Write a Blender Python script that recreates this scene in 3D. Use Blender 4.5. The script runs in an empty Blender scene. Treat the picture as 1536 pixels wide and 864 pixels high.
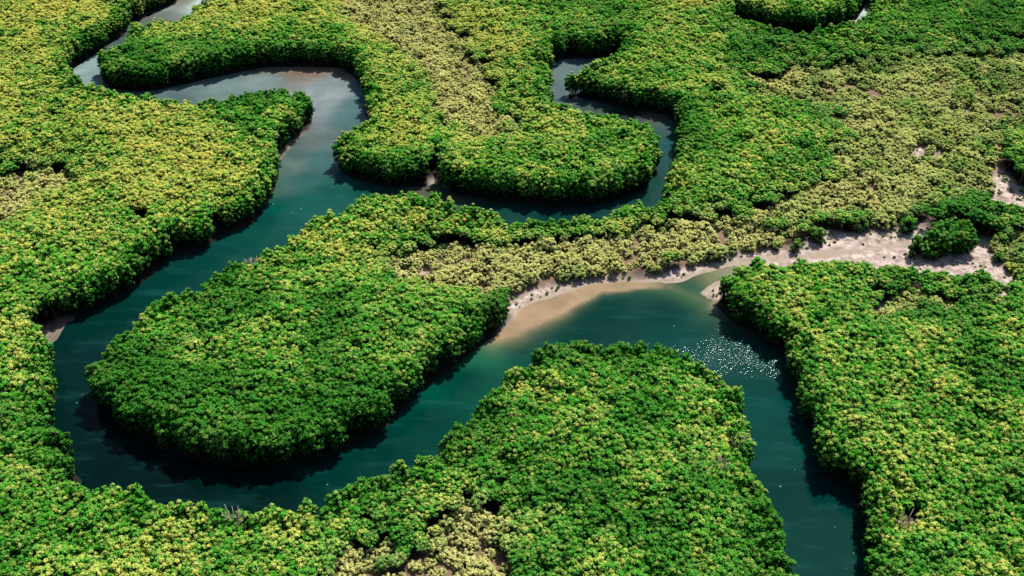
import bpy, math, random
import numpy as np
from mathutils import Vector

R = math.radians
SEED = 11
random.seed(SEED)
rng = np.random.default_rng(SEED)
scene = bpy.context.scene
C = scene.collection

# ------------------------------------------------------------------ camera
ALT, DEP, FPX = 100.0, R(36), 1647.0
cam_d = bpy.data.cameras.new('camera'); cam = bpy.data.objects.new('camera', cam_d); C.objects.link(cam)
cam_d.sensor_width = 36; cam_d.lens = 36 * FPX / 1536
cam.location = (0, 0, ALT); cam.rotation_euler = (R(90) - DEP, 0, 0)
cam_d.clip_start = 1; cam_d.clip_end = 20000
scene.camera = cam
cD, sD = math.cos(DEP), math.sin(DEP)

def ground(px, py, z=0.0):
    """survey of the photo: where a picture point lies on the level z"""
    u = (px - 768) / FPX; v = (432 - py) / FPX
    dx, dy, dz = u, cD + v * sD, -sD + v * cD
    t = (z - ALT) / dz
    return (dx * t, dy * t)

# ------------------------------------------------------------------ survey of the banks
HC = 4.8
def F(*pts): return [ground(x, y, 0.0) for x, y in pts]          # bank seen down to its foot
def H(*pts): return [ground(x, y, HC * .5) for x, y in pts]
def L(*pts): return [ground(x, y, 3.7) for x, y in pts]          # the same over low trees
def NT_(*pts): return [ground(x, y, 5.5) for x, y in pts]
def N(*pts): return [ground(x, y, HC) for x, y in pts]           # bank seen over its tree tops

MAIN = (
    F((300, -40), (268, 0), (233, 20), (193, 37), (187, 53), (163, 67), (133, 87), (110, 103))
    + H((105, 112)) + N((107, 118), (133, 128), (160, 135), (187, 142), (217, 142), (247, 152), (267, 154), (313, 150),
        (350, 143), (393, 135), (427, 133), (447, 140)) + H((462, 153)) + F((463, 167), (469, 180), (463, 195), (441, 218), (422, 238),
        (418, 250), (418, 263), (410, 288), (400, 308), (377, 338), (333, 351), (320, 363), (283, 378),
        (260, 380), (257, 388), (233, 408), (207, 428), (167, 451), (120, 471), (103, 486), (77, 520), (77, 531))
    + H((78, 576), (70, 596), (70, 619), (75, 643), (78, 662)) + H((97, 674), (103, 688), (117, 701), (112, 713))
    + H((100, 726)) + N((127, 736), (143, 736), (167, 734), (200, 739), (213, 751), (227, 754), (240, 762), (267, 762),
        (293, 759), (317, 749), (337, 756), (360, 766), (390, 769), (403, 763), (423, 766), (440, 766), (457, 749),
        (477, 752), (500, 736), (512, 728), (532, 719), (555, 709), (579, 708), (602, 696), (639, 683), (655, 669),
        (659, 656), (679, 636), (699, 626), (715, 613), (732, 593), (745, 576), (755, 570), (769, 555), (792, 545),
        (812, 528), (832, 518), (852, 513), (889, 513), (899, 520), (935, 515), (952, 521), (989, 519), (1016, 529),
        (1036, 538), (1052, 550), (1068, 563), (1084, 576), (1096, 590), (1111, 599), (1111, 613), (1124, 629),
        (1131, 649), (1127, 669), (1121, 686), (1127, 703), (1131, 723), (1154, 743), (1157, 766), (1167, 783),
        (1169, 809), (1174, 836), (1181, 864), (1200, 960), (1210, 1010))
    + F((1350, 1010), (1325, 930), (1297, 864), (1299, 812), (1312, 798), (1287, 776), (1281, 749), (1277, 722), (1243, 722),
        (1231, 709), (1224, 689), (1224, 656), (1207, 633), (1197, 603), (1191, 583), (1187, 575), (1184, 548),
        (1181, 531), (1157, 521), (1134, 501), (1101, 485), (1084, 468), (1061, 449), (1037, 438), (1062, 427), (1084, 414), (1100, 406), (1076, 408), (1046, 418), (1024, 428),
        (979, 426), (942, 425), (895, 430), (845, 441), (812, 453), (784, 468), (766, 484), (755, 495), (740, 506), (725, 515),
        (692, 541), (672, 555), (652, 571), (645, 576), (619, 596), (604, 610), (585, 636), (572, 646), (542, 659),
        (512, 676), (470, 692), (413, 703), (350, 700), (290, 690), (240, 672), (190, 645), (158, 614), (149, 592))
    + H((146, 570), (147, 555)) + N((151, 540), (163, 525), (183, 505), (213, 475), (250, 445), (283, 441), (310, 425),
        (343, 405), (377, 391), (410, 375), (430, 368), (447, 351), (477, 325), (512, 315), (532, 308), (542, 295),
        (560, 285), (600, 287), (632, 295), (662, 301), (695, 311)) + L((739, 318), (769, 330), (792, 323), (832, 323),
        (889, 321), (932, 310), (955, 298)) + NT_((978, 291), (994, 279), (1006, 257))
    + H((1018, 238)) + F((1020, 213), (1018, 188), (996, 171), (962, 167), (912, 157), (865, 145), (856, 136))
    + H((853, 128)) + N((856, 118), (865, 110), (895, 93), (912, 87), (935, 75)) + F((938, 71), (905, 87), (845, 88), (823, 97))
    + H((821, 120)) + NT_((823, 143), (845, 155), (872, 163), (912, 168), (945, 173), (975, 180), (985, 197), (987, 215))
    + H((988, 230), (986, 245)) + F((982, 260), (973, 276), (962, 286), (936, 297), (912, 304), (880, 309), (845, 310), (795, 307),
        (745, 301), (705, 294), (679, 291), (669, 284), (660, 276), (650, 276), (642, 280), (579, 280), (532, 270), (512, 257),
        (500, 235)) + H((500, 218)) + N((505, 211), (512, 207), (530, 193), (547, 183), (555, 176))
    + F((557, 163), (549, 140), (540, 126), (530, 114), (512, 102), (467, 100), (400, 100), (333, 113), (283, 125), (247, 133),
        (207, 138), (167, 133), (154, 120), (150, 105))
    + H((151, 92)) + N((160, 80), (187, 63), (200, 43), (233, 32), (267, 27), (287, 15), (317, 0), (380, -35)))
CREEK = (F((1300, -14), (1297, 10), (1285, 29), (1260, 42), (1215, 50), (1170, 50), (1150, 42), (1094, 26))
         + L((1094, 30), (1150, 47), (1170, 55), (1215, 55), (1262, 47), (1292, 38), (1304, 20), (1310, 0), (1312, -14)))

BEACH = (F((740, 512), (763, 478), (760, 450), (805, 433), (862, 423), (912, 417), (962, 418), (995, 413), (1024, 406),
           (1050, 396), (1080, 393), (1108, 385), (1130, 379), (1165, 378), (1185, 371), (1217, 365), (1240, 353), (1291, 355), (1317, 347),
           (1340, 345), (1357, 347), (1372, 339), (1387, 339), (1394, 354), (1376, 366), (1384, 390))
         + N((1367, 389), (1340, 385), (1291, 386), (1237, 390), (1200, 393), (1167, 391), (1134, 390), (1110, 396), (1091, 405), (1074, 420))
         + F((1066, 440), (1063, 450), (1034, 442), (1000, 428), (900, 440), (780, 500)))
SANDS = [BEACH,
    F((40, 510), (66, 496), (104, 482), (112, 490), (75, 528)),
    F((412, 244), (419, 232), (441, 214), (462, 195), (468, 182), (476, 176), (470, 200), (446, 228), (420, 256)),
    F((640, 284), (644, 272), (652, 270), (666, 276), (668, 288)),
    H((92, 722), (100, 716), (128, 734), (135, 744), (120, 746)),
    F((1376, 386), (1395, 352), (1440, 350), (1452, 358), (1470, 362), (1490, 362)) + N((1490, 384), (1482, 394), (1472, 400), (1447, 396), (1430, 398), (1384, 390)),
    F((1470, 396), (1488, 382), (1499, 402), (1518, 418), (1514, 446)) + L((1500, 450), (1498, 428), (1480, 412)),
    F((1484, 262), (1500, 256), (1508, 268), (1520, 282), (1545, 292)) + L((1560, 312), (1512, 306), (1490, 296)),
    F((590, 422), (606, 411), (640, 408), (648, 412), (620, 420), (600, 424)),
    F((1368, 220), (1388, 224), (1390, 240), (1368, 238)), F((1398, 232), (1416, 232), (1420, 248), (1402, 250)),
    F((1446, 163), (1456, 168), (1450, 176), (1442, 170)),
    F((1320, 472), (1326, 460), (1332, 460), (1328, 474)), F((0, 416), (8, 418), (8, 428), (-6, 430)),
    F((1344, 812), (1350, 790), (1362, 800), (1362, 812)), F((1390, 328), (1396, 320), (1402, 326), (1398, 334)),
]
# gaps between the trees where dark ground shows
SHADY = [F((196, 348), (212, 340), (228, 346), (222, 358), (200, 358)), F((646, 408), (660, 402), (668, 410), (654, 414)),
         F((1490, 134), (1500, 128), (1516, 132), (1512, 140), (1494, 140)), F((1056, 162), (1070, 158), (1084, 160), (1080, 168), (1060, 168)),
         F((640, 272), (644, 258), (660, 250), (672, 258), (668, 276))]

ZONES = [  # low pale scrub: (strength, outline)
    (1.0, F((500, -30), (655, -30), (668, 20), (690, 60), (715, 92), (738, 120), (750, 160), (775, 195), (762, 222), (715, 228), (680, 212), (665, 190), (642, 150),
            (622, 110), (580, 75), (535, 52), (505, 22))),
    (1.0, F((585, 402), (600, 392), (640, 384), (700, 382), (760, 370), (830, 366), (900, 358), (960, 350), (1020, 338), (1060, 348), (1110, 345),
            (1150, 360), (1220, 350), (1240, 350), (1100, 385), (1030, 405), (900, 425), (800, 440), (762, 458), (730, 455), (690, 452),
            (640, 450), (610, 438), (585, 420))),
    (0.72, F((1100, 122), (1160, 122), (1250, 112), (1340, 98), (1400, 88), (1600, 88), (1600, 150), (1520, 200), (1490, 250), (1490, 300),
             (1400, 322), (1360, 336), (1240, 346), (1130, 350), (1110, 330), (1200, 300), (1245, 270), (1255, 210), (1230, 175), (1130, 160))),
    (1.0, F((-60, 280), (40, 268), (100, 268), (112, 290), (80, 318), (40, 345), (10, 360), (-60, 370))),
    (0.95, F((495, 940), (490, 850), (512, 818), (570, 812), (600, 842), (640, 812), (690, 780), (740, 775), (765, 800), (765, 860), (780, 940))),
    (0.75, F((1300, 496), (1290, 480), (1310, 458), (1350, 452), (1420, 460), (1432, 478), (1400, 492), (1350, 498))),
    (0.7, F((1480, 372), (1600, 350), (1600, 430), (1510, 430), (1490, 400))),
]
YEL = [(100,50,.8),(60,200,.55),(300,60,.85),(400,20,.8),(250,200,.8),(300,270,.85),(150,350,.75),(50,420,.6),(60,600,.55),(150,800,.5),
       (350,820,.5),(420,790,.65),(400,430,.6),(300,520,.38),(400,600,.08),(250,600,.1),(520,600,.1),(400,660,.05),(280,640,.05),(500,640,.08),(200,580,.15),(300,560,.2),(450,560,.25),(500,430,.55),(650,550,.25),(640,350,.5),
       (600,200,.8),(560,60,.85),(820,50,.45),(800,220,.6),(900,260,.35),(950,130,.45),(1100,80,.3),(1350,50,.1),(1200,90,.15),(1450,30,.2),
       (1200,230,.55),(1100,270,.6),(1030,300,.65),(1100,200,.5),(1050,150,.5),(900,560,.2),(1000,640,.2),(800,680,.5),(950,780,.28),(650,760,.55),(1080,700,.45),(1100,820,.35),
       (1150,450,.6),(1300,560,.65),(1400,700,.45),(1480,600,.4),(1250,640,.6),(1450,820,.35),(1500,480,.5),(1050,20,.5),(1250,20,.35),
       (720,120,.6),(1490,330,.35),(1400,380,.3),(870,340,.5),(440,180,.3),(400,200,.35),(200,110,.35),(330,95,.25),(480,90,.25),(950,80,.25),(900,75,.2)]
# ------------------------------------------------------------------ field helpers
def sdf(P, poly):
    """signed distance to a closed outline, negative inside"""
    P = P.astype(np.float32); V = np.array(poly, np.float32)
    d2 = np.full(len(P), 1e12, np.float32); ins = np.zeros(len(P), bool)
    for i in range(len(V)):
        a = V[i]; b = V[(i + 1) % len(V)]; e = b - a; L = float(e @ e)
        if L < 1e-9: continue
        w0 = P[:, 0] - a[0]; w1 = P[:, 1] - a[1]
        t = np.clip((w0 * e[0] + w1 * e[1]) / L, 0, 1)
        q0 = w0 - t * e[0]; q1 = w1 - t * e[1]
        np.minimum(d2, q0 * q0 + q1 * q1, out=d2)
        c = (a[1] > P[:, 1]) != (b[1] > P[:, 1])
        if e[1] != 0:
            ins ^= c & (P[:, 0] < a[0] + (P[:, 1] - a[1]) * e[0] / e[1])
    d = np.sqrt(d2); d[ins] *= -1
    return d
def sdf_multi(P, polys):
    d = np.full(len(P), 1e6, np.float32)
    for p in polys:
        V = np.array(p); lo = V.min(0) - 25; hi = V.max(0) + 25
        m = (P[:, 0] > lo[0]) & (P[:, 0] < hi[0]) & (P[:, 1] > lo[1]) & (P[:, 1] < hi[1])
        if m.any(): d[m] = np.minimum(d[m], sdf(P[m], p))
    return d
def hash2(i, j, s):
    n = (i.astype(np.int64) * 374761393 + j.astype(np.int64) * 668265263 + s * 2147483647) & 0xffffffff
    n = ((n ^ (n >> 13)) * 1274126177) & 0xffffffff
    return ((n ^ (n >> 16)) & 0xffff) / 65535.0
def vnoise(P, s, seed):
    x = P[:, 0] / s + 100.3; y = P[:, 1] / s + 51.7
    i = np.floor(x); j = np.floor(y); fx = x - i; fy = y - j
    fx = fx * fx * (3 - 2 * fx); fy = fy * fy * (3 - 2 * fy); i = i.astype(int); j = j.astype(int)
    return ((hash2(i, j, seed) * (1 - fx) + hash2(i + 1, j, seed) * fx) * (1 - fy)
            + (hash2(i, j + 1, seed) * (1 - fx) + hash2(i + 1, j + 1, seed) * fx) * fy)
def idw(P, table, p=1.5):
    W = np.array([ground(t[0], t[1]) for t in table]); val = np.array([t[2:] for t in table], float)
    num = np.zeros((len(P), val.shape[1])); den = np.zeros(len(P))
    for w, v in zip(W, val):
        k = 1.0 / (((P[:, 0] - w[0]) ** 2 + (P[:, 1] - w[1]) ** 2) + 6.0) ** p
        num += k[:, None] * v; den += k
    return num / den[:, None]
def smooth(a, b, x):
    t = np.clip((x - a) / (b - a), 0, 1); return t * t * (3 - 2 * t)
def scrub_at(P):
    s = np.zeros(len(P)); w = (vnoise(P, 6, 3) - .5) * 5 + (vnoise(P, 2.6, 4) - .5) * 4
    for k, z in ZONES: s = np.maximum(s, k * smooth(1.5, -2.5, sdf(P, z) + w))
    return s * np.maximum(smooth(2.6, 5.0, water_d(P)), smooth(9, 5, sdf(P, BEACH)))   # taller trees line every muddy bank
def water_d(P): return np.minimum(sdf(P, MAIN), sdf(P, CREEK))

# ------------------------------------------------------------------ materials
class NT:
    def __init__(s, name):
        s.m = bpy.data.materials.new(name); s.m.use_nodes = True; s.t = s.m.node_tree; s.t.nodes.clear()
        s.out = s.n('ShaderNodeOutputMaterial')
    def n(s, typ, **kw):
        nd = s.t.nodes.new(typ)
        for k, v in kw.items():
            if k.startswith('i_'):
                nd.inputs[int(k[2:]) if k[2:].isdigit() else k[2:].replace('_', ' ')].default_value = v
            else: setattr(nd, k, v)
        return nd
    def l(s, a, b): s.t.links.new(a, b)
    def math(s, op, a, b=None, c=None, clamp=False):
        nd = s.n('ShaderNodeMath', operation=op, use_clamp=clamp)
        for i, v in enumerate((a, b, c)):
            if v is None: continue
            if isinstance(v, (int, float)): nd.inputs[i].default_value = v
            else: s.l(v, nd.inputs[i])
        return nd.outputs[0]
    def mix(s, f, a, b):
        nd = s.n('ShaderNodeMix', data_type='RGBA')
        for sock, v in ((nd.inputs[0], f), (nd.inputs[6], a), (nd.inputs[7], b)):
            if isinstance(v, (int, float)): sock.default_value = v
            elif isinstance(v, tuple): sock.default_value = (*v, 1) if len(v) == 3 else v
            else: s.l(v, sock)
        return nd.outputs[2]
    def attr(s, name, typ='GEOMETRY', out='Fac'): return s.n('ShaderNodeAttribute', attribute_name=name, attribute_type=typ).outputs[out]
    def step(s, x, a, b):
        nd = s.n('ShaderNodeMapRange', interpolation_type='SMOOTHSTEP'); s.l(x, nd.inputs[0])
        nd.inputs[1].default_value = a; nd.inputs[2].default_value = b
        return nd.outputs[0]
    def noise(s, scale, detail=3, vec=None, rough=.55):
        nd = s.n('ShaderNodeTexNoise'); nd.inputs['Scale'].default_value = scale; nd.inputs['Detail'].default_value = detail
        nd.inputs['Roughness'].default_value = rough
        if vec is not None: s.l(vec, nd.inputs['Vector'])
        return nd.outputs['Fac']

def leaf_material():
    t = NT('mangrove_leaves')
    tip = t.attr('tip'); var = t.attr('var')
    yel = t.attr('yel', 'INSTANCER'); pale = t.attr('pale', 'INSTANCER'); tone = t.attr('tone', 'INSTANCER')
    # shade painted inside and below, tips yellow with new growth and painted sunlight
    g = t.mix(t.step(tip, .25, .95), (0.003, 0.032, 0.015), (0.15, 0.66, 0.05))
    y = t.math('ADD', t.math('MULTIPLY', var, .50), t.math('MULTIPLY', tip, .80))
    y = t.math('ADD', y, t.math('MULTIPLY', t.math('SUBTRACT', yel, .5), .75))
    y = t.math('ADD', y, t.math('MULTIPLY', t.math('SUBTRACT', tone, .5), .32))
    yf = t.math('MULTIPLY', t.step(y, .73, 1.36), .95)
    c1 = t.mix(yf, g, (1.0, 0.93, 0.23))
    dk = t.math('ADD', .62, t.math('MULTIPLY', t.step(yel, .05, .55), .40)); dn = t.n('ShaderNodeVectorMath', operation='SCALE'); t.l(c1, dn.inputs[0]); t.l(dk, dn.inputs['Scale'])
    c1 = dn.outputs[0]
    straw = t.mix(t.step(tip, .12, .75), (0.05, 0.12, 0.03), (0.98, 0.95, 0.38))  # scrub lumps: cream tops and dark sides carry painted light and shade
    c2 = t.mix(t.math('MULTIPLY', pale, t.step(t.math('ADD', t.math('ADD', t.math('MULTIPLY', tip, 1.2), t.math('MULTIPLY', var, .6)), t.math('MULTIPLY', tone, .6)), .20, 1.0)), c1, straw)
    dif = t.n('ShaderNodeBsdfPrincipled'); t.l(c2, dif.inputs['Base Color'])
    dif.inputs['Roughness'].default_value = .5; dif.inputs['Specular IOR Level'].default_value = .16
    tr = t.n('ShaderNodeBsdfTranslucent')
    hs = t.n('ShaderNodeHueSaturation'); hs.inputs['Saturation'].default_value = 1.15; hs.inputs['Value'].default_value = .9
    t.l(c2, hs.inputs['Color']); t.l(hs.outputs[0], tr.inputs['Color'])
    mx = t.n('ShaderNodeMixShader'); mx.inputs[0].default_value = .44
    t.l(dif.outputs[0], mx.inputs[1]); t.l(tr.outputs[0], mx.inputs[2]); t.l(mx.outputs[0], t.out.inputs[0])
    return t.m
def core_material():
    t = NT('shade_core'); b = t.n('ShaderNodeBsdfDiffuse')  # near-black core paints the shade seen between leaf lumps
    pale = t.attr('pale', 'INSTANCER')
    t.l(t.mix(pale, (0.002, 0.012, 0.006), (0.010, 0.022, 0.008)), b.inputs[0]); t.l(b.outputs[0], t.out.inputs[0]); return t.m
def bark_material(name, a, b_):
    t = NT(name); b = t.n('ShaderNodeBsdfPrincipled'); co = t.n('ShaderNodeTexCoord').outputs['Object']
    t.l(t.mix(t.noise(6, 4, co), a, b_), b.inputs['Base Color']); b.inputs['Roughness'].default_value = .9
    t.l(b.outputs[0], t.out.inputs[0]); return t.m
def ground_material():
    t = NT('delta_mud'); co = t.n('ShaderNodeNewGeometry').outputs['Position']
    sand = t.attr('sand'); wet = t.attr('wet'); scr = t.attr('scrub')
    n1 = t.noise(.35, 5, co); n2 = t.noise(2.2, 5, co, .65); n3 = t.noise(.9, 6, co, .7)
    mud = t.mix(n2, (0.008, 0.008, 0.006), (0.032, 0.022, 0.015))
    scrub = t.mix(n2, (0.13, 0.075, 0.045), (0.36, 0.24, 0.155))
    dry = t.mix(t.step(n3, .32, .68), (0.27, 0.185, 0.15), (0.74, 0.60, 0.52))
    # cracked, trampled patches and dark runnels
    v = t.n('ShaderNodeTexVoronoi', feature='DISTANCE_TO_EDGE'); v.inputs['Scale'].default_value = .42
    wv = t.n('ShaderNodeVectorMath', operation='MULTIPLY_ADD'); nz = t.n('ShaderNodeTexNoise'); nz.inputs['Scale'].default_value = .5
    t.l(co, nz.inputs['Vector']); t.l(nz.outputs['Color'], wv.inputs[0]); wv.inputs[1].default_value = (3.5, 3.5, 0); t.l(co, wv.inputs[2])
    t.l(wv.outputs[0], v.inputs['Vector'])
    crack = t.math('MULTIPLY', t.math('SUBTRACT', 1.0, t.step(v.outputs['Distance'], .0, .07)), t.step(n1, .50, .62))
    dry = t.mix(t.math('MULTIPLY', crack, .65), dry, (0.12, 0.075, 0.05))
    fleck = t.step(t.noise(3.6, 3, co, .8), .62, .72)
    dry = t.mix(t.math('MULTIPLY', fleck, .5), dry, (0.09, 0.055, 0.035))
    wetc = t.mix(n1, (0.32, 0.24, 0.165), (0.40, 0.315, 0.235))
    s = t.mix(wet, dry, wetc)
    c = t.mix(scr, mud, scrub); c = t.mix(sand, c, s)
    b = t.n('ShaderNodeBsdfPrincipled'); t.l(c, b.inputs['Base Color'])
    t.l(t.math('SUBTRACT', .95, t.math('MULTIPLY', wet, .45)), b.inputs['Roughness']); b.inputs['Specular IOR Level'].default_value = .15
    bp = t.n('ShaderNodeBump'); bp.inputs['Strength'].default_value = .55; bp.inputs['Distance'].default_value = .12
    t.l(t.math('MULTIPLY', n3, t.math('SUBTRACT', 1.0, wet)), bp.inputs['Height']); t.l(bp.outputs[0], b.inputs['Normal'])
    t.l(b.outputs[0], t.out.inputs[0]); return t.m
def water_material():
    t = NT('river_water'); co = t.n('ShaderNodeNewGeometry').outputs['Position']
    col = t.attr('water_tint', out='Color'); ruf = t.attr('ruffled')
    n1 = t.noise(.16, 5, co)
    mp = t.n('ShaderNodeMapping'); mp.inputs['Scale'].default_value = (.10, .45, 1); mp.inputs['Rotation'].default_value = (0, 0, .7); t.l(co, mp.inputs['Vector'])
    n4 = t.noise(1, 5, mp.outputs[0], .6)
    c = t.mix(t.math('MULTIPLY', t.step(n1, .35, .7), .30), col, (0.0, 0.02, 0.02))
    c = t.mix(t.math('MULTIPLY', t.step(n4, .5, .72), .22), c, (0.02, 0.12, 0.11))
    # drifting flecks of foam and fallen leaves
    vo = t.n('ShaderNodeTexVoronoi'); vo.inputs['Scale'].default_value = .75; vo.inputs['Randomness'].default_value = 1; t.l(co, vo.inputs['Vector'])
    dot = t.math('LESS_THAN', vo.outputs['Distance'], .085)
    drift = t.step(t.noise(.11, 2, co), .50, .62)
    sx = t.n('ShaderNodeSeparateColor'); t.l(vo.outputs['Color'], sx.inputs[0])
    dot = t.math('MULTIPLY', t.math('MULTIPLY', dot, t.math('GREATER_THAN', sx.outputs[0], .72)), drift)
    c = t.mix(t.math('MULTIPLY', dot, t.math('MULTIPLY', t.attr('foam'), .8)), c, (0.35, 0.42, 0.33))
    b = t.n('ShaderNodeBsdfPrincipled'); t.l(c, b.inputs['Base Color']); b.inputs['IOR'].default_value = 1.33
    t.l(t.math('ADD', .06, t.math('MULTIPLY', ruf, .13)), b.inputs['Roughness']); t.l(t.math('ADD', .14, t.math('MULTIPLY', ruf, .22)), b.inputs['Specular IOR Level'])
    # fine ripples everywhere, wind-ruffled wavelets where a gust touches the bend
    n2 = t.noise(1.6, 3, co); n3 = t.noise(2.8, 2, co, .5)
    bp = t.n('ShaderNodeBump'); bp.inputs['Distance'].default_value = .03; bp.inputs['Strength'].default_value = .35; t.l(n2, bp.inputs['Height'])
    b2 = t.n('ShaderNodeBump'); b2.inputs['Distance'].default_value = .26; t.l(ruf, b2.inputs['Strength']); t.l(n3, b2.inputs['Height'])
    t.l(bp.outputs[0], b2.inputs['Normal']); t.l(b2.outputs[0], b.inputs['Normal'])
    t.l(b.outputs[0], t.out.inputs[0]); return t.m
LEAF = leaf_material(); CORE = core_material()
BARK = bark_material('mangrove_bark', (0.05, 0.035, 0.025), (0.16, 0.12, 0.09))
DEAD = bark_material('bleached_wood', (0.26, 0.21, 0.14), (0.55, 0.47, 0.34))
MUD = ground_material(); WATER = water_material()

# ------------------------------------------------------------------ mesh helper
def mesh_from(name, verts, faces, mats, mat_idx=None, attrs=None, smooth_shade=False):
    me = bpy.data.meshes.new(name)
    verts = np.asarray(verts, np.float32)
    fl = np.array([len(f) for f in faces], np.int32) if not isinstance(faces, np.ndarray) else np.full(len(faces), faces.shape[1], np.int32)
    li = np.concatenate([np.asarray(f, np.int32) for f in faces]) if not isinstance(faces, np.ndarray) else faces.astype(np.int32).ravel()
    me.vertices.add(len(verts)); me.vertices.foreach_set('co', verts.ravel())
    me.loops.add(len(li)); me.loops.foreach_set('vertex_index', li)
    me.polygons.add(len(fl)); st = np.concatenate([[0], np.cumsum(fl)[:-1]]).astype(np.int32)
    me.polygons.foreach_set('loop_start', st); me.polygons.foreach_set('loop_total', fl)
    for m in mats: me.materials.append(m)
    if mat_idx is not None: me.polygons.foreach_set('material_index', np.asarray(mat_idx, np.int32))
    if smooth_shade: me.polygons.foreach_set('use_smooth', np.ones(len(fl), bool))
    for k, (ty, v) in (attrs or {}).items():
        a = me.attributes.new(k, ty, 'POINT')
        a.data.foreach_set({'FLOAT': 'value', 'FLOAT_COLOR': 'color', 'FLOAT_VECTOR': 'vector', 'INT': 'value'}[ty], np.asarray(v).ravel())
    me.update(calc_edges=True); me.validate()
    return me
def tag(o, label=None, cat=None, group=None, kind=None):
    if label: o['label'] = label
    if cat: o['category'] = cat
    if group: o['group'] = group
    if kind: o['kind'] = kind
    return o

# ------------------------------------------------------------------ terrain and water sheets
def axis(lo, hi, step, far):
    core = np.arange(lo, hi + step, step); a = []; d = step; x = hi
    while x < far: d *= 1.45; x += d; a.append(x)
    b = []; d = step; x = lo
    while x > -far: d *= 1.45; x -= d; b.append(x)
    return np.concatenate([b[::-1], core, a])
def sheet(xs, ys):
    X, Y = np.meshgrid(xs, ys); nx, ny = len(xs), len(ys)
    i = np.arange(nx * ny).reshape(ny, nx)
    f = np.stack([i[:-1, :-1], i[:-1, 1:], i[1:, 1:], i[1:, :-1]], -1).reshape(-1, 4)
    return np.stack([X.ravel(), Y.ravel()], 1), f
xs = axis(-190, 190, .75, 6000); ys = axis(50, 330, .75, 6000)
P, Fq = sheet(xs, ys)
wd = water_d(P); sd = sdf_multi(P, SANDS); sc = scrub_at(P)
beach_d = sdf(P, BEACH)
jit = (vnoise(P, 3, 9) - .5) * 1.1 + (vnoise(P, 1.1, 10) - .5) * .5
land = .55 + .25 * vnoise(P, 9, 5) + .10 * vnoise(P, 1.7, 6)
flat = .22 + .12 * vnoise(P, 7, 7) + .06 * vnoise(P, 1.4, 8)
sandf = smooth(.8, -.8, sd + jit)
top = land * (1 - sandf) + flat * sandf
# the inner bend's margin is bare brown mud, darker than the sand
mudpatch = np.minimum(sdf(P, SANDS[2]), sdf(P, SANDS[1]) + 1.0) < 1.5
sandf = np.where(mudpatch, sandf * .5, sandf)
slope = np.where(sandf > .3, .10, .55)
z = np.where(wd > 0, np.minimum(top, np.where(sandf > .3, slope * (wd + jit * .8 - .3), slope * wd + .02)), np.maximum(-1.6, .5 * wd))
TONGUE = F((1024, 428), (1060, 404), (1110, 391), (1170, 384), (1240, 376), (1310, 370), (1370, 362), (1376, 368), (1330, 378), (1250, 388), (1150, 398),
           (1105, 405), (1078, 418), (1050, 436))
td = sdf(P, TONGUE)
wet = np.maximum(smooth(2.6, .2, wd), smooth(.8, -1.2, td + jit * 1.2)) * (sandf > .05)
z = z - .10 * smooth(1.5, -2, td) * (wd > 0)
z = np.where(wd > 1.2, np.maximum(z, .035), z)
me = mesh_from('muddy_ground', np.column_stack([P, z]), Fq, [MUD], attrs={
    'sand': ('FLOAT', sandf), 'wet': ('FLOAT', wet), 'scrub': ('FLOAT', np.clip(sc * 1.3, 0, 1))}, smooth_shade=True)
g = bpy.data.objects.new('muddy_ground', me); C.objects.link(g); tag(g, kind='structure', label='muddy tidal ground under the mangroves and bare sand flats')

# the water: one level sheet at z = 0, tinted by silt and depth, with grey sky glare painted in upstream
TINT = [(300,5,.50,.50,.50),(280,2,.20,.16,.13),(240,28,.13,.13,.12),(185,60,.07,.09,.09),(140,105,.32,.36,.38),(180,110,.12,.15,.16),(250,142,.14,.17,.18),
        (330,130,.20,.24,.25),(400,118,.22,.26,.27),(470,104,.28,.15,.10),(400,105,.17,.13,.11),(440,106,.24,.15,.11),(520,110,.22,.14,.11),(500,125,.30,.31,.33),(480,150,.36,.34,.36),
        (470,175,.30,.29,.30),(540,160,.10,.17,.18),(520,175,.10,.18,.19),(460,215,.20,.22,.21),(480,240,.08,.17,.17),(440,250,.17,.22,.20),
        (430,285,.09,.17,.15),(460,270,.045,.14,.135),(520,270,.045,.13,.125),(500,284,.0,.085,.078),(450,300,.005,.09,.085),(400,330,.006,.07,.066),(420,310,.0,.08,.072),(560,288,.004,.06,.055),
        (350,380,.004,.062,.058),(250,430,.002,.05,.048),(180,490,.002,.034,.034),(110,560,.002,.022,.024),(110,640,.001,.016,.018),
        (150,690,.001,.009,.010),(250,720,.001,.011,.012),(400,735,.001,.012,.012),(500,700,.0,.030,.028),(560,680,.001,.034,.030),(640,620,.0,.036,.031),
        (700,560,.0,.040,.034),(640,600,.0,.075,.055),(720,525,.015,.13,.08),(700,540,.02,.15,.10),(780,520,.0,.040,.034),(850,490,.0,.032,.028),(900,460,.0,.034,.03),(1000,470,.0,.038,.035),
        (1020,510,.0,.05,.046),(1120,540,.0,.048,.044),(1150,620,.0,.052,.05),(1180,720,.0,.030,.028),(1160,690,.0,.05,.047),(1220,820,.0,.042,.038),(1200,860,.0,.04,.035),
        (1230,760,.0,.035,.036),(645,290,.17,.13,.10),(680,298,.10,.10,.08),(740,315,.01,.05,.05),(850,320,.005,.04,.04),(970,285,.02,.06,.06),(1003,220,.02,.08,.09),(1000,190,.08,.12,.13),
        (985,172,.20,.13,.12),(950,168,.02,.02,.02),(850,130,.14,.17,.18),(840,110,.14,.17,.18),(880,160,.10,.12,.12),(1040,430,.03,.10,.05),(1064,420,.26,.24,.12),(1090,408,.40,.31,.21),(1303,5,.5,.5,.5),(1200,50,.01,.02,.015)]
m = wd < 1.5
tint = np.zeros((len(P), 4)); tint[:, 3] = 1; tint[:, 1:3] = .03
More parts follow.
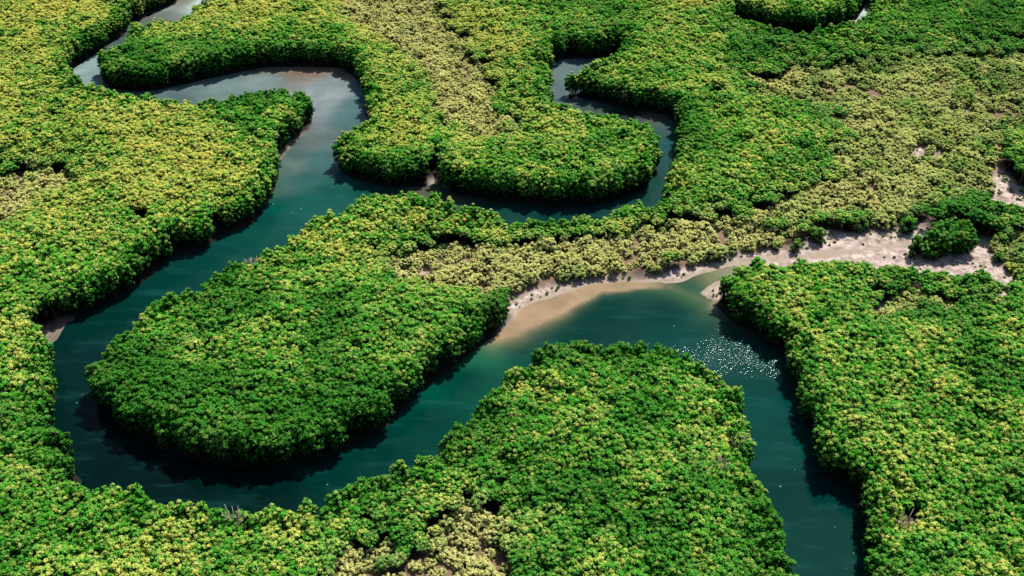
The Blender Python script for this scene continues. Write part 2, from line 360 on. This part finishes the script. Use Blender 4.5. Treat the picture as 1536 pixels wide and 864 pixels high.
tint[m, :3] = idw(P[m], TINT, 1.9); tint[:, :3] *= 1
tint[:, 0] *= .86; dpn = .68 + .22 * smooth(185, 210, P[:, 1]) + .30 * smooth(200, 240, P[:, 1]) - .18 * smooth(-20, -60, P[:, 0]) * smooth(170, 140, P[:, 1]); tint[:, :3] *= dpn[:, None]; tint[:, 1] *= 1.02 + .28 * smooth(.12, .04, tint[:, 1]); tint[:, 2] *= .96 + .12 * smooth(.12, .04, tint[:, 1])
bw = np.ones(len(P)); bm = (beach_d < 25) & (wd < 2)
bw[bm] = idw(P[bm], [(770, 485, .8), (800, 460, .6), (845, 445, .4), (900, 432, .28), (950, 428, .15), (1000, 430, .2), (1030, 438, .35), (1060, 450, .3)], 1.5)[:, 0]
bd = np.clip(beach_d + jit * .5, 0, 99)
g0 = ground(1068, 419); tong = smooth(4, 9, np.hypot((P[:, 0] - g0[0]) * .8, P[:, 1] - g0[1]))
sh = (tong * np.exp(-bd / (1.5 * bw)))[:, None] * (wd < 1.5)[:, None]     # silty shallows off the beach
sh2 = tong[:, None] * np.exp(-bd / (3.4 * bw))[:, None] * (wd < 1.5)[:, None]
tint[:, :3] = tint[:, :3] * (1 - .30 * sh2) + np.array([.02, .20, .07]) * .30 * sh2
tint[:, :3] = tint[:, :3] * (1 - .9 * sh) + np.array([.44, .29, .17]) * .9 * sh
gust = idw(P[m], [(1110,528,.62),(1080,526,.55),(1140,532,.62),(1160,545,.5),(1045,518,.4),(1100,505,.35),(1120,556,.3),(1040,500,.1),(1175,560,.3),(1090,548,.4),(1150,590,0),(1100,585,0),(1180,620,0),(1170,700,.0),(1000,480,0),(900,470,0),
                    (1200,800,.0),(700,560,.0),(600,640,.0),(400,740,.0),(300,730,.0),(150,650,0),(300,400,0),(480,250,0),(500,120,0),(850,120,0),(150,110,0),(900,320,0)], 2.2)[:, 0]
ruf = np.zeros(len(P)); ruf[m] = gust
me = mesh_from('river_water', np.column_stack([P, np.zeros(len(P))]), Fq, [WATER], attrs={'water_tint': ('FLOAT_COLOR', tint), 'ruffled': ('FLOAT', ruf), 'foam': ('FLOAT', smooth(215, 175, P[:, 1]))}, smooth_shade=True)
w = bpy.data.objects.new('river_water', me); C.objects.link(w); tag(w, kind='structure', label='deep teal river winding through the mangroves')

# ------------------------------------------------------------------ plants
ICO_V = None
def ico():
    t = (1 + 5 ** .5) / 2
    v = np.array([(-1,t,0),(1,t,0),(-1,-t,0),(1,-t,0),(0,-1,t),(0,1,t),(0,-1,-t),(0,1,-t),(t,0,-1),(t,0,1),(-t,0,-1),(-t,0,1)], float)
    v /= np.linalg.norm(v[0])
    f = np.array([(0,11,5),(0,5,1),(0,1,7),(0,7,10),(0,10,11),(1,5,9),(5,11,4),(11,10,2),(10,7,6),(7,1,8),(3,9,4),(3,4,2),(3,2,6),(3,6,8),(3,8,9),(4,9,5),(2,4,11),(6,2,10),(8,6,7),(9,8,1)])
    return v, f
IV, IF = ico()
def make_crown(seed, rad, zc, rz, lump_r, n_lump, n_leaf, leaf, low=-.25, flat=1.0):
    """a crown of leaf rosettes: lumps spread over an uneven dome, each a burst of separate leaves round a dark core"""
    r = np.random.default_rng(seed); cen = []; tries = 0
    ax, ay = rad * r.uniform(.9, 1.15), rad * r.uniform(.85, 1.1); ph = r.uniform(0, 6.28)
    while len(cen) < n_lump and tries < 4000:
        tries += 1
        d = r.normal(size=3); d /= np.linalg.norm(d)
        if d[2] < low: continue
        an = math.atan2(d[1], d[0])
        k = r.uniform(.74, 1.10) * (1 + .16 * math.sin(2 * an + ph) + .10 * math.sin(5 * an + 2 * ph))
        c = np.array([d[0] * ax * k, d[1] * ay * k, zc + d[2] * rz * k])
        if all(np.linalg.norm(c - q[0]) > lump_r * 1.22 for q in cen): cen.append((c, d))
    V = []; Fc = []; MI = []; TIP = []; VAR = []; n0 = 0
    # inner mass
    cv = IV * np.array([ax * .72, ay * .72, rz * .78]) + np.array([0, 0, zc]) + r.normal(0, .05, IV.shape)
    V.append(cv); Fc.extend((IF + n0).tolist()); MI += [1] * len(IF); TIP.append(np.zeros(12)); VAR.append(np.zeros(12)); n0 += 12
    zmin, zmax = zc + low * rz, zc + rz
    for c, d in cen:
        lr = lump_r * r.uniform(.75, 1.3); var = r.uniform()
        cv = IV * lr * .62 + c - d * lr * .25
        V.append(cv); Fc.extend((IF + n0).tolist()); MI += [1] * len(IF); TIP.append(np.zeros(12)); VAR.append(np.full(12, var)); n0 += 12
        n = int(n_leaf * r.uniform(.8, 1.2))
        q = r.normal(size=(n, 3)) + d * .55 + np.array([0, 0, .6]); q /= np.linalg.norm(q, axis=1)[:, None]
        rr = lr * r.uniform(.62, 1.12, n)[:, None]
        p = c + q * rr * np.array([1, 1, .85])
        # blades lie roughly face-out, as in a rosette, each tilted its own way
        nr = q * .9 + np.array([0, 0, .35]) + r.normal(0, .38, (n, 3)); nr /= np.linalg.norm(nr, axis=1)[:, None]
        a = np.cross(nr, r.normal(size=(n, 3))); a /= np.linalg.norm(a, axis=1)[:, None]
        b = np.cross(nr, a)
        L = leaf * r.uniform(.7, 1.25, n)[:, None]; Wd = L * .34
        quad = np.stack([p - a * L * .5, p + b * Wd, p + a * L * .5 + np.array([0, 0, -.12]) * L, p - b * Wd], 1).reshape(-1, 3)
        V.append(quad)
        Fc.extend((np.arange(n * 4).reshape(-1, 4) + n0).tolist()); MI += [0] * n; n0 += n * 4
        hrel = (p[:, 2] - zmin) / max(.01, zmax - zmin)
        tp = np.clip(.0 + .34 * (rr[:, 0] / lr - .62) / .5 + .46 * q[:, 2] + .30 * hrel + r.normal(0, .10, n), 0, 1)  # tip drives the painted light: crests bright, undersides dark
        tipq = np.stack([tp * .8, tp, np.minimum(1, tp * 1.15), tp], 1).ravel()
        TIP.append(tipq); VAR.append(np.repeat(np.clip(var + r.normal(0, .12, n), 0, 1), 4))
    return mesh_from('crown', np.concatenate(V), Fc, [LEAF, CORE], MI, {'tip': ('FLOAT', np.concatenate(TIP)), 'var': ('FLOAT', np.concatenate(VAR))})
def tubes(name, segs, mat, n=6):
    V = []; Fc = []; n0 = 0
    for pts in segs:
        pts = [(Vector(p), rr) for p, rr in pts]
        for i, (p, rr) in enumerate(pts):
            d = (pts[min(i + 1, len(pts) - 1)][0] - pts[max(i - 1, 0)][0]).normalized()
            u = d.cross(Vector((.3, .9, .1))).normalized(); v = d.cross(u)
            for k in range(n):
                a = 2 * math.pi * k / n; V.append(p + (u * math.cos(a) + v * math.sin(a)) * rr)
            if i:
                for k in range(n):
                    a = n0 + (i - 1) * n + k; b = n0 + (i - 1) * n + (k + 1) % n
                    Fc.append((a, b, b + n, a + n))
        Fc.append(tuple(range(n0 + n - 1, n0 - 1, -1))); Fc.append(tuple(n0 + (len(pts) - 1) * n + k for k in range(n)))
        n0 += len(pts) * n
    return mesh_from(name, [tuple(v) for v in V], Fc, [mat], smooth_shade=True)
def make_trunk(seed, h, rad, r0):
    """a short stem on arching stilt roots, forking into limbs that reach the crown"""
    r = random.Random(seed); segs = []
    fork = h * .42; lean = (r.uniform(-.25, .25), r.uniform(-.25, .25))
    top = (lean[0], lean[1], fork)
    segs.append([((0, 0, .25), r0), ((lean[0] * .4, lean[1] * .4, fork * .5), r0 * .85), (top, r0 * .75)])
    for k in range(6):
        a = k * 1.05 + r.uniform(-.3, .3); q = rad * r.uniform(.55, .85)
        segs.append([(top, r0 * .6), ((top[0] + math.cos(a) * q * .45, top[1] + math.sin(a) * q * .45, fork + (h - fork) * .38), r0 * .4),
                     ((top[0] + math.cos(a) * q * .8, top[1] + math.sin(a) * q * .8, fork + (h - fork) * .72), r0 * .2)])
    for k in range(7):
        a = k * .9 + r.uniform(-.3, .3); q = rad * r.uniform(.3, .5)
        segs.append([((lean[0] * .3, lean[1] * .3, fork * r.uniform(.35, .6)), r0 * .35), ((math.cos(a) * q * .6, math.sin(a) * q * .6, fork * .3), r0 * .28),
                     ((math.cos(a) * q, math.sin(a) * q, -.35), r0 * .22)])
    return tubes('trunk', segs, BARK)

TREES = []   # (crown mesh, trunk mesh): 0-5 inner trees, 6-9 bank trees leafy down to the water
for k in range(7):
    h = 4.2 + .2 * (k % 3)
    TREES.append((make_crown(100 + k, 1.18, 3.45, 1.0, .36, 28, 44, .27, low=-.08), make_trunk(40 + k, h, 1.2, .11)))
for k in range(4):
    TREES.append((make_crown(150 + k, 1.2, 2.5, 1.85, .37, 56, 40, .27, low=-.85), make_trunk(60 + k, 4.3, 1.2, .12)))
SHRUBS = []
for k in range(6):
    SHRUBS.append((make_crown(200 + k, 0.70, .72, .66, .25, 24, 36, .20, low=-.75), make_trunk(80 + k, 1.3, .7, .045)))

# where the plants stand
def spots(sp, x0, x1, y0, y1, seed):
    r = np.random.default_rng(seed)
    gx = np.arange(x0, x1, sp); gy = np.arange(y0, y1, sp * .866)
    X, Y = np.meshgrid(gx, gy); X = X + (np.arange(len(gy)) % 2)[:, None] * sp * .5
    X = X + r.uniform(-.33, .33, X.shape) * sp; Y = Y + r.uniform(-.33, .33, Y.shape) * sp
    return np.stack([X.ravel(), Y.ravel()], 1), r
def in_reach(Q, m=14):
    half = (768 / FPX) * np.hypot(Q[:, 1] * cD + ALT * sD, 0) + m
    return (np.abs(Q[:, 0]) < half)
def project(Q, z):
    dx, dy, dz = Q[:, 0], Q[:, 1], z - ALT
    dep = dy * cD - dz * sD; up = dy * sD + dz * cD
    return 768 + FPX * dx / dep, 432 - FPX * up / dep, dep

ISLES = [  # lone bushes standing on the open sand: picture foot, size, label
    (1360, 347, 1.15, 'small lone bush on bare sand at the top of the sand flat'),
    (1376, 384, 1.45, 'round dark bush on the sand beside the big leafy clump'),
    (1397, 386, 1.15, 'smaller bush between the round dark bush and the big leafy clump'),
    (1193, 376, .85, 'tiny dark bush out on the sand below the pale scrub edge'),
    (1050, 392, .6, 'tuft-sized bush at the sandy edge above the channel mouth'),
    (1497, 372, 1.1, 'yellowish bush on the bare mud right of the big leafy clump'),
    (1440, 366, .6, 'tiny shoot on the bare mud behind the big leafy clump'),
    (1226, 362, 1.1, 'dark green bush at the lip of the trampled grey sand'),
    (1286, 346, 1.2, 'wide low green bush overhanging the upper edge of the sand flat'),
]
Q, r1 = spots(1.62, -230, 230, 52, 400, 1)
Q = Q[in_reach(Q)]
n = len(Q)
wq = water_d(Q); sq = sdf_multi(Q, SANDS); hq = sdf_multi(Q, SHADY); cq = scrub_at(Q)
yq = idw(Q, YEL)[:, 0] * .90 + .03 + .13 * smooth(170, 215, Q[:, 1]) + (vnoise(Q, 6, 21) - .5) * .45 + (vnoise(Q, 16, 23) - .5) * .3
hn = vnoise(Q, 5, 22); rn = r1.uniform(size=n)
clump = sdf(Q, F((1386, 376), (1400, 364), (1442, 364), (1452, 384), (1430, 395), (1400, 393))) < 0
keep = (wq > .25) & ((sq > .7) | clump) & (hq > .3) & (cq < .42 + .25 * (rn - .5))
thin = smooth(.25, .5, cq)
keep &= rn > -.1
T = Q[keep]; tw = wq[keep]; ty = np.clip(yq[keep], 0, 1); tn = hn[keep]; tc = cq[keep]
tk_clump = clump[keep]
ts = .87 + .24 * tn + r1.uniform(-.12, .16, len(T)); ts *= 1 - .30 * smooth(.05, .45, tc)
bank = tw < 2.0
ts[bank] = np.maximum(ts[bank], .95)
hgt = (.6 * ts + .4) * r1.uniform(.90, 1.10, len(T)); hgt[bank] *= 1.05
zd = np.full(len(T), 99.0)
for _, zz in ZONES: zd = np.minimum(zd, sdf(T, zz))
tr = smooth(-1, 9, zd); hgt *= .60 + .40 * tr; ts *= .82 + .18 * tr
hgt[tk_clump] = .88; ts[tk_clump] = 1.0; bank = bank | tk_clump
ty = np.where(bank, ty * .75, ty); ty[tk_clump] = .2
tpale = np.clip(tc * 1.1 + (vnoise(T, 3, 31) - .72) * .5, 0, 1)
tk = np.where(bank, r1.integers(7, 11, len(T)), r1.integers(0, 7, len(T)))
trot = r1.uniform(0, 6.283, len(T)); ttone = np.clip(r1.normal(.5, .22, len(T)), 0, 1)

Q, r2 = spots(1.36, -230, 230, 52, 340, 2)
Q = Q[in_reach(Q, 8)]
wq = water_d(Q); sq = sdf_multi(Q, SANDS); cq = scrub_at(Q); hn = vnoise(Q, 3.2, 41); rn = r2.uniform(size=len(Q))
dT = np.full(len(Q), 9.0)
keep = (cq > .34) & (wq > 1.0) & (sq > .1 + .9 * (rn - .5)) & (rn > .12 + .22 * (hn < .35))
Q = Q[keep]; cq = cq[keep]; hn = hn[keep]
# leave the scrub out where a tree already stands
cell = {}
for i, (x, y) in enumerate(T): cell.setdefault((int(x // 2.5), int(y // 2.5)), []).append(i)
ok = np.ones(len(Q), bool)
for i, (x, y) in enumerate(Q):
    cx, cy = int(x // 2.5), int(y // 2.5)
    for a in (-1, 0, 1):
        for b in (-1, 0, 1):
            for j in cell.get((cx + a, cy + b), ()):
                if (T[j, 0] - x) ** 2 + (T[j, 1] - y) ** 2 < (1.0 * ts[j]) ** 2: ok[i] = False
S = Q[ok]; scq = cq[ok]; sn = hn[ok]
ss = .80 + .75 * sn ** 1.5 + r2.uniform(-.15, .2, len(S))
sh_ = ss * r2.uniform(.8, 1.25, len(S))
sy = np.clip(idw(S, YEL)[:, 0] * .4 + .3 + (vnoise(S, 5, 43) - .5) * .4, 0, 1)
spale = np.clip(scq * 1.25 - .30 * smooth(60, 90, S[:, 0]) + (vnoise(S, 4, 44) - .6) * .7 + r2.normal(0, .12, len(S)), 0, 1)
sk = r2.integers(0, 6, len(S)); srot = r2.uniform(0, 6.283, len(S)); stone = np.clip(r2.normal(.5, .25, len(S)), 0, 1)

def shown(Pt, z, m=10):
    px, py, dep = project(Pt, z); return (px > -m) & (px < 1536 + m) & (py > -m) & (py < 864 + m), px, py, dep
tv, tpx, tpy, tdep = shown(T, 4.0, -4); sv, spx, spy, sdep = shown(S, 1.0, -4)
def nearest(v, dep, size, k):
    key = np.where(v, dep / size, 1e9); o = np.argsort(key)[:k]; return o[key[o] < 1e8]
print(len(T),len(S)); ti = nearest(tv, tdep, 1.0, 296); si = nearest(sv, sdep, 1.0, 290)
tc_i = np.where(tk_clump)[0]; ti = np.unique(np.concatenate([tc_i, ti[:296 - len(tc_i)]]))
tset = np.zeros(len(T), bool); tset[ti] = True; sset = np.zeros(len(S), bool); sset[si] = True

def plant(name, pair, x, y, z, rot, s, h, yel, pale, tone, label, cat, group, bark=True):
    e = bpy.data.objects.new(name, None); e.empty_display_size = .5; e.location = (x, y, z); e.rotation_euler = (0, 0, rot); e.scale = (s, s, h)
    C.objects.link(e); tag(e, label, cat, group)
    for nm, me in (('crown', pair[0]), ('trunk', pair[1])):
        o = bpy.data.objects.new(nm, me); C.objects.link(o); o.parent = e
        if nm == 'crown': o['yel'] = float(yel); o['pale'] = float(pale); o['tone'] = float(tone)
    return e
GZ = .35
def tree_label(i):
    px, py = tpx[i], tpy[i]; y = ty[i] + tpale[i] * .5 + (ttone[i] - .5) * .5
    look = 'yellow-tipped' if y > .62 else ('bright green' if y > .42 else 'deep green')
    if tk_clump[i]: return 'deep green mangrove tree in the compact clump standing on the sand flat'
    if tw[i] < 3.0:
        where = 'at the river edge on the left bank' if px < 500 else ('on the inner bank along the lower river arm' if px < 1190 else 'overhanging the river on the right bank')
    elif px < 500: where = 'in the dense stand below the left river bend'
    elif px < 790: where = 'around the pale scrub patch at the bottom edge'
    elif px < 1190: where = 'in the dense stand left of the lower river arm'
    else: where = 'in the dense stand right of the lower river arm'
    return look + ' mangrove tree ' + where
for i in ti:
    lb = tree_label(i)
    plant('mangrove_tree', TREES[tk[i]], T[i, 0], T[i, 1], GZ, trot[i], ts[i], hgt[i], ty[i], tpale[i], ttone[i], lb, 'tree', 'mangrove trees nearest the bottom edge: ' + lb[:lb.find(' mangrove')])
def shrub_label(i):
    look = 'straw-pale' if spale[i] > .75 else ('yellow-green' if spale[i] > .45 else 'greener')
    where = 'in the scrub patch at the bottom edge' if spy[i] > 700 else ('in the clearing inside the right-hand forest' if spx[i] > 1200 else 'in the scrub band above the beach')
    return look + ' dwarf mangrove bush ' + where
for i in si:
    lb = shrub_label(i)
    plant('dwarf_mangrove', SHRUBS[sk[i]], S[i, 0], S[i, 1], GZ, srot[i], ss[i], sh_[i], sy[i], spale[i], stone[i], lb, 'bush', 'dwarf mangrove bushes: ' + lb[:lb.find(' dwarf')])
for k, (px, py, s, lb) in enumerate(ISLES):
    x, y = ground(px, py, .3)
    plant('lone_bush', SHRUBS[k % 6], x, y, .15, k * 1.3, s * 1.35, s * 1.75, .3 if s > .7 else .5, .05 if k < 3 else .2, .5, lb, 'bush', None)

# the rest of the forest: nobody could count it, so one scattered mass of each
def scatter(name, pairs, Pt, s, h, k, rot, yel, pale, tone, label, cat, gz):
    me = bpy.data.meshes.new(name); me.vertices.add(len(Pt))
    me.vertices.foreach_set('co', np.column_stack([Pt, np.full(len(Pt), gz)]).astype(np.float32).ravel())
    for nm, ty_, v in (('i_scale', 'FLOAT_VECTOR', np.column_stack([s, s, h])), ('i_rot', 'FLOAT', rot), ('i_kind', 'INT', k.astype(np.int32)),
                       ('yel', 'FLOAT', yel), ('pale', 'FLOAT', pale), ('tone', 'FLOAT', tone)):
        a = me.attributes.new(nm, ty_, 'POINT'); a.data.foreach_set('vector' if ty_ == 'FLOAT_VECTOR' else 'value', np.ascontiguousarray(v).ravel())
    o = bpy.data.objects.new(name, me); C.objects.link(o); tag(o, label, cat, kind='stuff')
    ng = bpy.data.node_groups.new(name, 'GeometryNodeTree'); ng.is_modifier = True
    ng.interface.new_socket('Geometry', in_out='INPUT', socket_type='NodeSocketGeometry')
    ng.interface.new_socket('Geometry', in_out='OUTPUT', socket_type='NodeSocketGeometry')
    N_ = ng.nodes; L_ = ng.links
    gi = N_.new('NodeGroupInput'); go = N_.new('NodeGroupOutput')
    mp = N_.new('GeometryNodeMeshToPoints'); L_.new(gi.outputs[0], mp.inputs[0])
    ip = N_.new('GeometryNodeInstanceOnPoints'); L_.new(mp.outputs[0], ip.inputs['Points']); ip.inputs['Pick Instance'].default_value = True
    jn = N_.new('GeometryNodeJoinGeometry')
    for pr in pairs:
        jj = N_.new('GeometryNodeJoinGeometry')
        for ob in reversed(pr):
            oi = N_.new('GeometryNodeObjectInfo'); oi.inputs['Object'].default_value = ob; oi.transform_space = 'ORIGINAL'
            L_.new(oi.outputs['Geometry'], jj.inputs[0])
        gt = N_.new('GeometryNodeGeometryToInstance'); L_.new(jj.outputs[0], gt.inputs[0]); L_.new(gt.outputs[0], jn.inputs[0])
    L_.new(jn.outputs[0], ip.inputs['Instance'])
    def na(nm, ty_):
        a = N_.new('GeometryNodeInputNamedAttribute'); a.data_type = ty_; a.inputs[0].default_value = nm; return a.outputs[0]
    L_.new(na('i_scale', 'FLOAT_VECTOR'), ip.inputs['Scale']); L_.new(na('i_kind', 'INT'), ip.inputs['Instance Index'])
    cx = N_.new('ShaderNodeCombineXYZ'); L_.new(na('i_rot', 'FLOAT'), cx.inputs[2]); L_.new(cx.outputs[0], ip.inputs['Rotation'])
    L_.new(ip.outputs[0], go.inputs[0])
    md = o.modifiers.new('scatter', 'NODES'); md.node_group = ng
    return o
def source_pairs(bank_first, meshes):
    out = []
    for me_c, me_t in meshes:
        oc = next(o for o in bpy.data.objects if o.data == me_c); ot = next(o for o in oc.parent.children if o.data == me_t)
        out.append((oc, ot))
    return out
def used(meshes): return [p for p in meshes if p[0].users > 0]
# every variety is present among the single trees; the scatter reads its shape from them
def scatter_split(name, meshes, ids, Pt, s, h, k, rot, yel, pale, tone, mask, label, cat, gz=GZ):
    m_ = mask & np.isin(k, ids)
    avail = [i for i in ids if meshes[i][0].users > 0]
    remap = {i: (avail.index(i) if i in avail else j % len(avail)) for j, i in enumerate(ids)}
    kk = np.array([remap[i] for i in k[m_]])
    # join order reverses the list of instances
    pr = source_pairs(None, [meshes[i] for i in avail])
    return scatter(name, pr, Pt[m_], s[m_], h[m_], kk, rot[m_], yel[m_], pale[m_], tone[m_], label, cat, gz)
scatter_split('mangrove_forest', TREES, list(range(7)), T, ts, hgt, tk, trot, ty, tpale, ttone, ~tset, 'dense green mangrove forest filling the land between the river bends', 'forest')
scatter_split('bankside_mangroves', TREES, list(range(7, 11)), T, ts, hgt, tk, trot, ty, tpale, ttone, ~tset, 'belt of darker mangroves leafy down to the water along the banks', 'forest')
scatter_split('dwarf_mangrove_scrub', SHRUBS, list(range(6)), S, ss, sh_, sk, srot, sy, spale, stone, ~sset, 'pale yellowish dwarf mangrove scrub over sandy mud', 'scrub')
Q, r3 = spots(.8, -10, 110, 120, 260, 3)
qs = sdf_multi(Q, SANDS); qw = water_d(Q); qn = vnoise(Q, 2.5, 51); qt = sdf(Q, TONGUE)
kp = (qs < -.1) & (qw > 1.0) & (qt > .3) & (r3.uniform(size=len(Q)) < .10 + .75 * smooth(.45, .8, qn) * smooth(-4, -.5, qs))
Q = Q[kp]; sc3 = r3.uniform(.10, .34, len(Q))
scatter_split('mangrove_seedlings', SHRUBS, list(range(6)), Q, sc3, sc3 * 1.1, r3.integers(0, 6, len(Q)), r3.uniform(0, 6.28, len(Q)), np.full(len(Q), .3), r3.uniform(0, .7, len(Q)), np.full(len(Q), .4),
              np.ones(len(Q), bool), 'tiny mangrove seedlings and tufts dotted over the pale sand', 'seedlings', .13)
print('TREES', len(T), 'SHRUBS', len(S), 'single', len(ti), len(si))

# bleached dead trees
def dead_tree(px, py, h, seed, label):
    r = random.Random(seed); x, y = ground(px, py, h * .6); segs = []
    segs.append([((0, 0, -.2), .16), ((.1, 0, h * .45), .13), ((.15, .1, h * .6), .10)])
    for k in range(16):
        a = r.uniform(0, 6.28); t = r.uniform(.35, .62); q = r.uniform(.6, 1.5)
        p1 = (math.cos(a) * q * .5, math.sin(a) * q * .5, h * (t + .18)); p2 = (math.cos(a) * q, math.sin(a) * q, h * r.uniform(.8, 1.08))
        segs.append([((.1, 0, h * t), .06), (p1, .07), (p2, .04)])
        for _ in range(3):
            segs.append([(p1, .045), ((p1[0] + r.uniform(-.5, .5), p1[1] + r.uniform(-.5, .5), p1[2] + r.uniform(.3, .9)), .025)])
    e = bpy.data.objects.new('dead_mangrove', None); e.location = (x, y, .3); C.objects.link(e); tag(e, label, 'dead tree')
    o = bpy.data.objects.new('branches', tubes('branches', segs, DEAD, 5)); C.objects.link(o); o.parent = e
dead_tree(380, 406, 4.7, 1, 'bleached bare mangrove at the edge of the long inner bank')
dead_tree(355, 792, 5.6, 2, 'bleached bare mangrove in the stand below the left river bend')
dead_tree(1078, 712, 5.6, 3, 'grey bare mangrove on the bank left of the lower river arm')
dead_tree(1104, 678, 5.0, 4, 'small grey dead mangrove at the notch in the lower river bank')
dead_tree(1353, 795, 5.4, 5, 'grey leafless mangrove near the lower right corner')

# ------------------------------------------------------------------ light
EL, AZ = R(56), R(30)       # sun ahead of the camera and to the right
sd_ = bpy.data.lights.new('sun', 'SUN'); sun = bpy.data.objects.new('sun', sd_); C.objects.link(sun)
sd_.energy = 5.0; sd_.angle = R(.5); sd_.color = (1, .97, .90)
to = Vector((math.sin(AZ) * math.cos(EL), math.cos(AZ) * math.cos(EL), math.sin(EL)))
sun.rotation_euler = to.to_track_quat('Z', 'Y').to_euler(); sun.location = (0, 0, 200)
wld = bpy.data.worlds.new('World'); scene.world = wld; wld.use_nodes = True
nt = wld.node_tree; bg = nt.nodes['Background']; sky = nt.nodes.new('ShaderNodeTexSky'); sky.sky_type = 'NISHITA'; sky.sun_disc = False
sky.sun_elevation = EL; sky.sun_rotation = AZ; sky.air_density = 1.0; sky.dust_density = 1.0
nt.links.new(sky.outputs[0], bg.inputs[0]); bg.inputs[1].default_value = .105
scene.view_settings.view_transform = 'Standard'; scene.view_settings.look = 'None'; scene.view_settings.exposure = 0
scene.cycles.max_bounces = 5; scene.cycles.diffuse_bounces = 2; scene.cycles.glossy_bounces = 2; scene.cycles.transmission_bounces = 2
scene.cycles.use_denoising = True
scene.cycles.sample_clamp_indirect = 4
